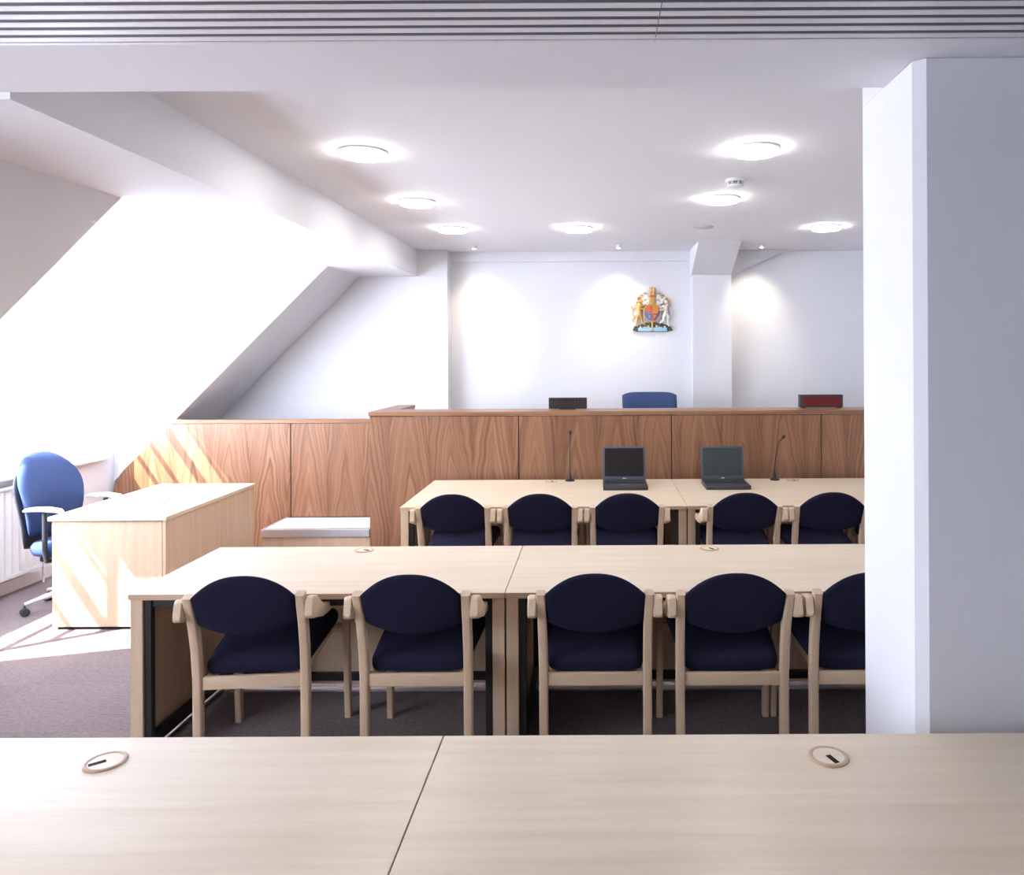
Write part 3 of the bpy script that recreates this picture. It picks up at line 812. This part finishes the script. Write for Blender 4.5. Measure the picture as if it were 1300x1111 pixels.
limb(q, [(0,20.5), (0,22.4), (0,24.0)], [1.4,1.9,1.1], .036); limb(q, [(-2.2,23.2), (-2.6,25.2)], [.7,.3], .03, 6); limb(q, [(2.2,23.2), (2.6,25.2)], [.7,.3], .03, 6); limb(q, [(0,24), (0,26)], [.6,.2], .03, 6)
limb(q, [(2.6,18), (3.8,20), (3.0,22), (3.9,23.6)], [.5,.5,.5,.7], .025, 6)
obj('crest_lion', q, M['gold'], cr, smooth=60)
# lion on the left, rampant and crowned
q = B()
limb(q, [(-14.4,-5.5), (-14.6,-2), (-15,2), (-14.2,5.2), (-13.4,7.0)], [2.3,2.2,3.0,3.2,2.2], .026, 12)     # trunk to neck
limb(q, [(-14.8,8.6), (-13.6,9.6), (-11.8,9.0), (-10.6,8.2)], [2.0,2.7,1.9,1.0], .032, 10)                     # head, muzzle to the shield
limb(q, [(-14,3.4), (-11.4,3.6), (-9.2,4.6), (-7.8,5.6)], [1.5,1.1,.9,1.0], .034); limb(q, [(-14,1.2), (-11.4,.4), (-9.4,.6), (-8.2,-.6)], [1.4,1.1,.9,1.0], .034)
limb(q, [(-14.4,-5.5), (-12.6,-8.6), (-12.2,-12), (-10,-15.4), (-8.2,-16.6)], [2.3,1.9,1.2,1.0,.9], .032); limb(q, [(-15,-5.5), (-17,-9), (-17.4,-13), (-18.0,-17.2), (-16,-18.2)], [2.2,1.8,1.2,1.0,.8], .028)
obj('lion', q, M['gold'], cr, smooth=60)
q = B(); limb(q, [(-16.2,-6), (-20,-7.8), (-22.6,-4), (-21.4,.6), (-23.2,4)], [.7,.6,.6,.7,1.0], .02, 8); limb(q, [(-21.6,.8), (-19.2,3.2), (-20.2,6)], [.6,.6,.8], .02, 8); limb(q, [(-20,-8), (-22.6,-11.4), (-20.4,-14)], [.6,.5,.5], .015, 8)
obj('lion_tail', q, M['gold'], cr, smooth=60)
q = B()
for x, y in ((-16.8,8), (-17.2,6), (-16.8,3.6), (-12.2,6.0), (-15.6,11.2)): limb(q, [(x+.6, y+1), (x, y), (x-.2, y-1.6)], [.9,1.1,.4], .03, 6)
obj('lion_mane', q, plain('gold_brown_paint', (.50, .22, .05), .45), cr, smooth=60)
q = B(); limb(q, [(-14.8,11.9), (-14.8,12.6)], [1.9,2.1], .03, 12); limb(q, [(-14.8,12.6), (-14.8,14.6)], [1.6,.6], .03, 10); obj('lion_crown', q, M['cred'], cr, smooth=60)
# unicorn on the right, white
q = B()
limb(q, [(15,-5.6), (15.6,-2), (15,2.0), (16.0,5.4), (15.4,9.0), (13.6,11.4)], [2.3,2.2,2.6,2.4,1.7,1.2], .026, 12)
limb(q, [(14.8,12.4), (13.2,11.6), (11.2,9.4), (10.2,8.0)], [1.4,1.8,1.2,.8], .030, 10)
limb(q, [(14.4,3.4), (11.4,4.0), (9.6,2.6), (8.2,3.2)], [1.5,1.1,.8,.9], .034); limb(q, [(14.2,1.2), (11.6,-.6), (9.0,-.2), (7.8,-1.6)], [1.3,1.0,.8,.8], .034)
limb(q, [(14.6,-5.6), (12.6,-8.6), (13.0,-12), (10,-14.4), (8.2,-15.6)], [2.3,1.9,1.1,.9,.8], .032); limb(q, [(15.6,-5.6), (18,-9), (17.2,-13), (18.0,-17.2), (18.6,-18.6)], [2.2,1.7,1.1,.8,.9], .028)
obj('unicorn', q, M['cwhite'], cr, smooth=60)
q = B(); limb(q, [(17,-6), (20.4,-8), (22,-4), (20,0), (20.6,4)], [.8,.8,.9,.8,.5], .02, 8); obj('unicorn_tail', q, M['cwhite'], cr, smooth=60)
q = B(); limb(q, [(14.8,13), (17,12.4), (18.8,9), (19.4,5), (20.8,2.2)], [.7,1.0,1.1,1.0,.4], .022, 8); limb(q, [(13.2,13.2), (11.2,16.6)], [.5,.12], .03, 8); obj('unicorn_mane', q, M['gold'], cr, smooth=60)
q = B(); limb(q, [(13.6,6.6), (15.4,5.8), (17.4,6.8)], [1.0,1.1,1.0], .040, 8); limb(q, [(14.6,5.6), (13.2,1), (16,-4), (19,-8), (16,-14)], [.35]*5, .048, 6); obj('collar_and_chain', q, M['gold'], cr, smooth=60)
q = B(); limb(q, [(0,-14), (0,-19), (0,-22.6)], [1.3,1.0,1.2], .038, 8); limb(q, [(-3.5,-13), (0,-14.5), (3.5,-13)], [.8,1.0,.8], .036, 8); obj('garter_strap', q, M['gold'], cr, smooth=60)
q = B()
for x, y in ((-11,-20), (-7,-18.4), (7.4,-18.2), (11.6,-20)): limb(q, [(x-.8, y), (x+.8, y+.2)], [.9,1.0], .036, 8)
obj('base_flowers', q, M['cred'], cr, smooth=60)
q = B()
for x, y in ((-13.4,-19.6), (-4.4,-18.8), (4.6,-18.6), (13.6,-19.4)): limb(q, [(x-.8, y), (x+.8, y+.2)], [1.0,1.0], .036, 8)
obj('base_flowers', q, M['cwhite'], cr, smooth=60)
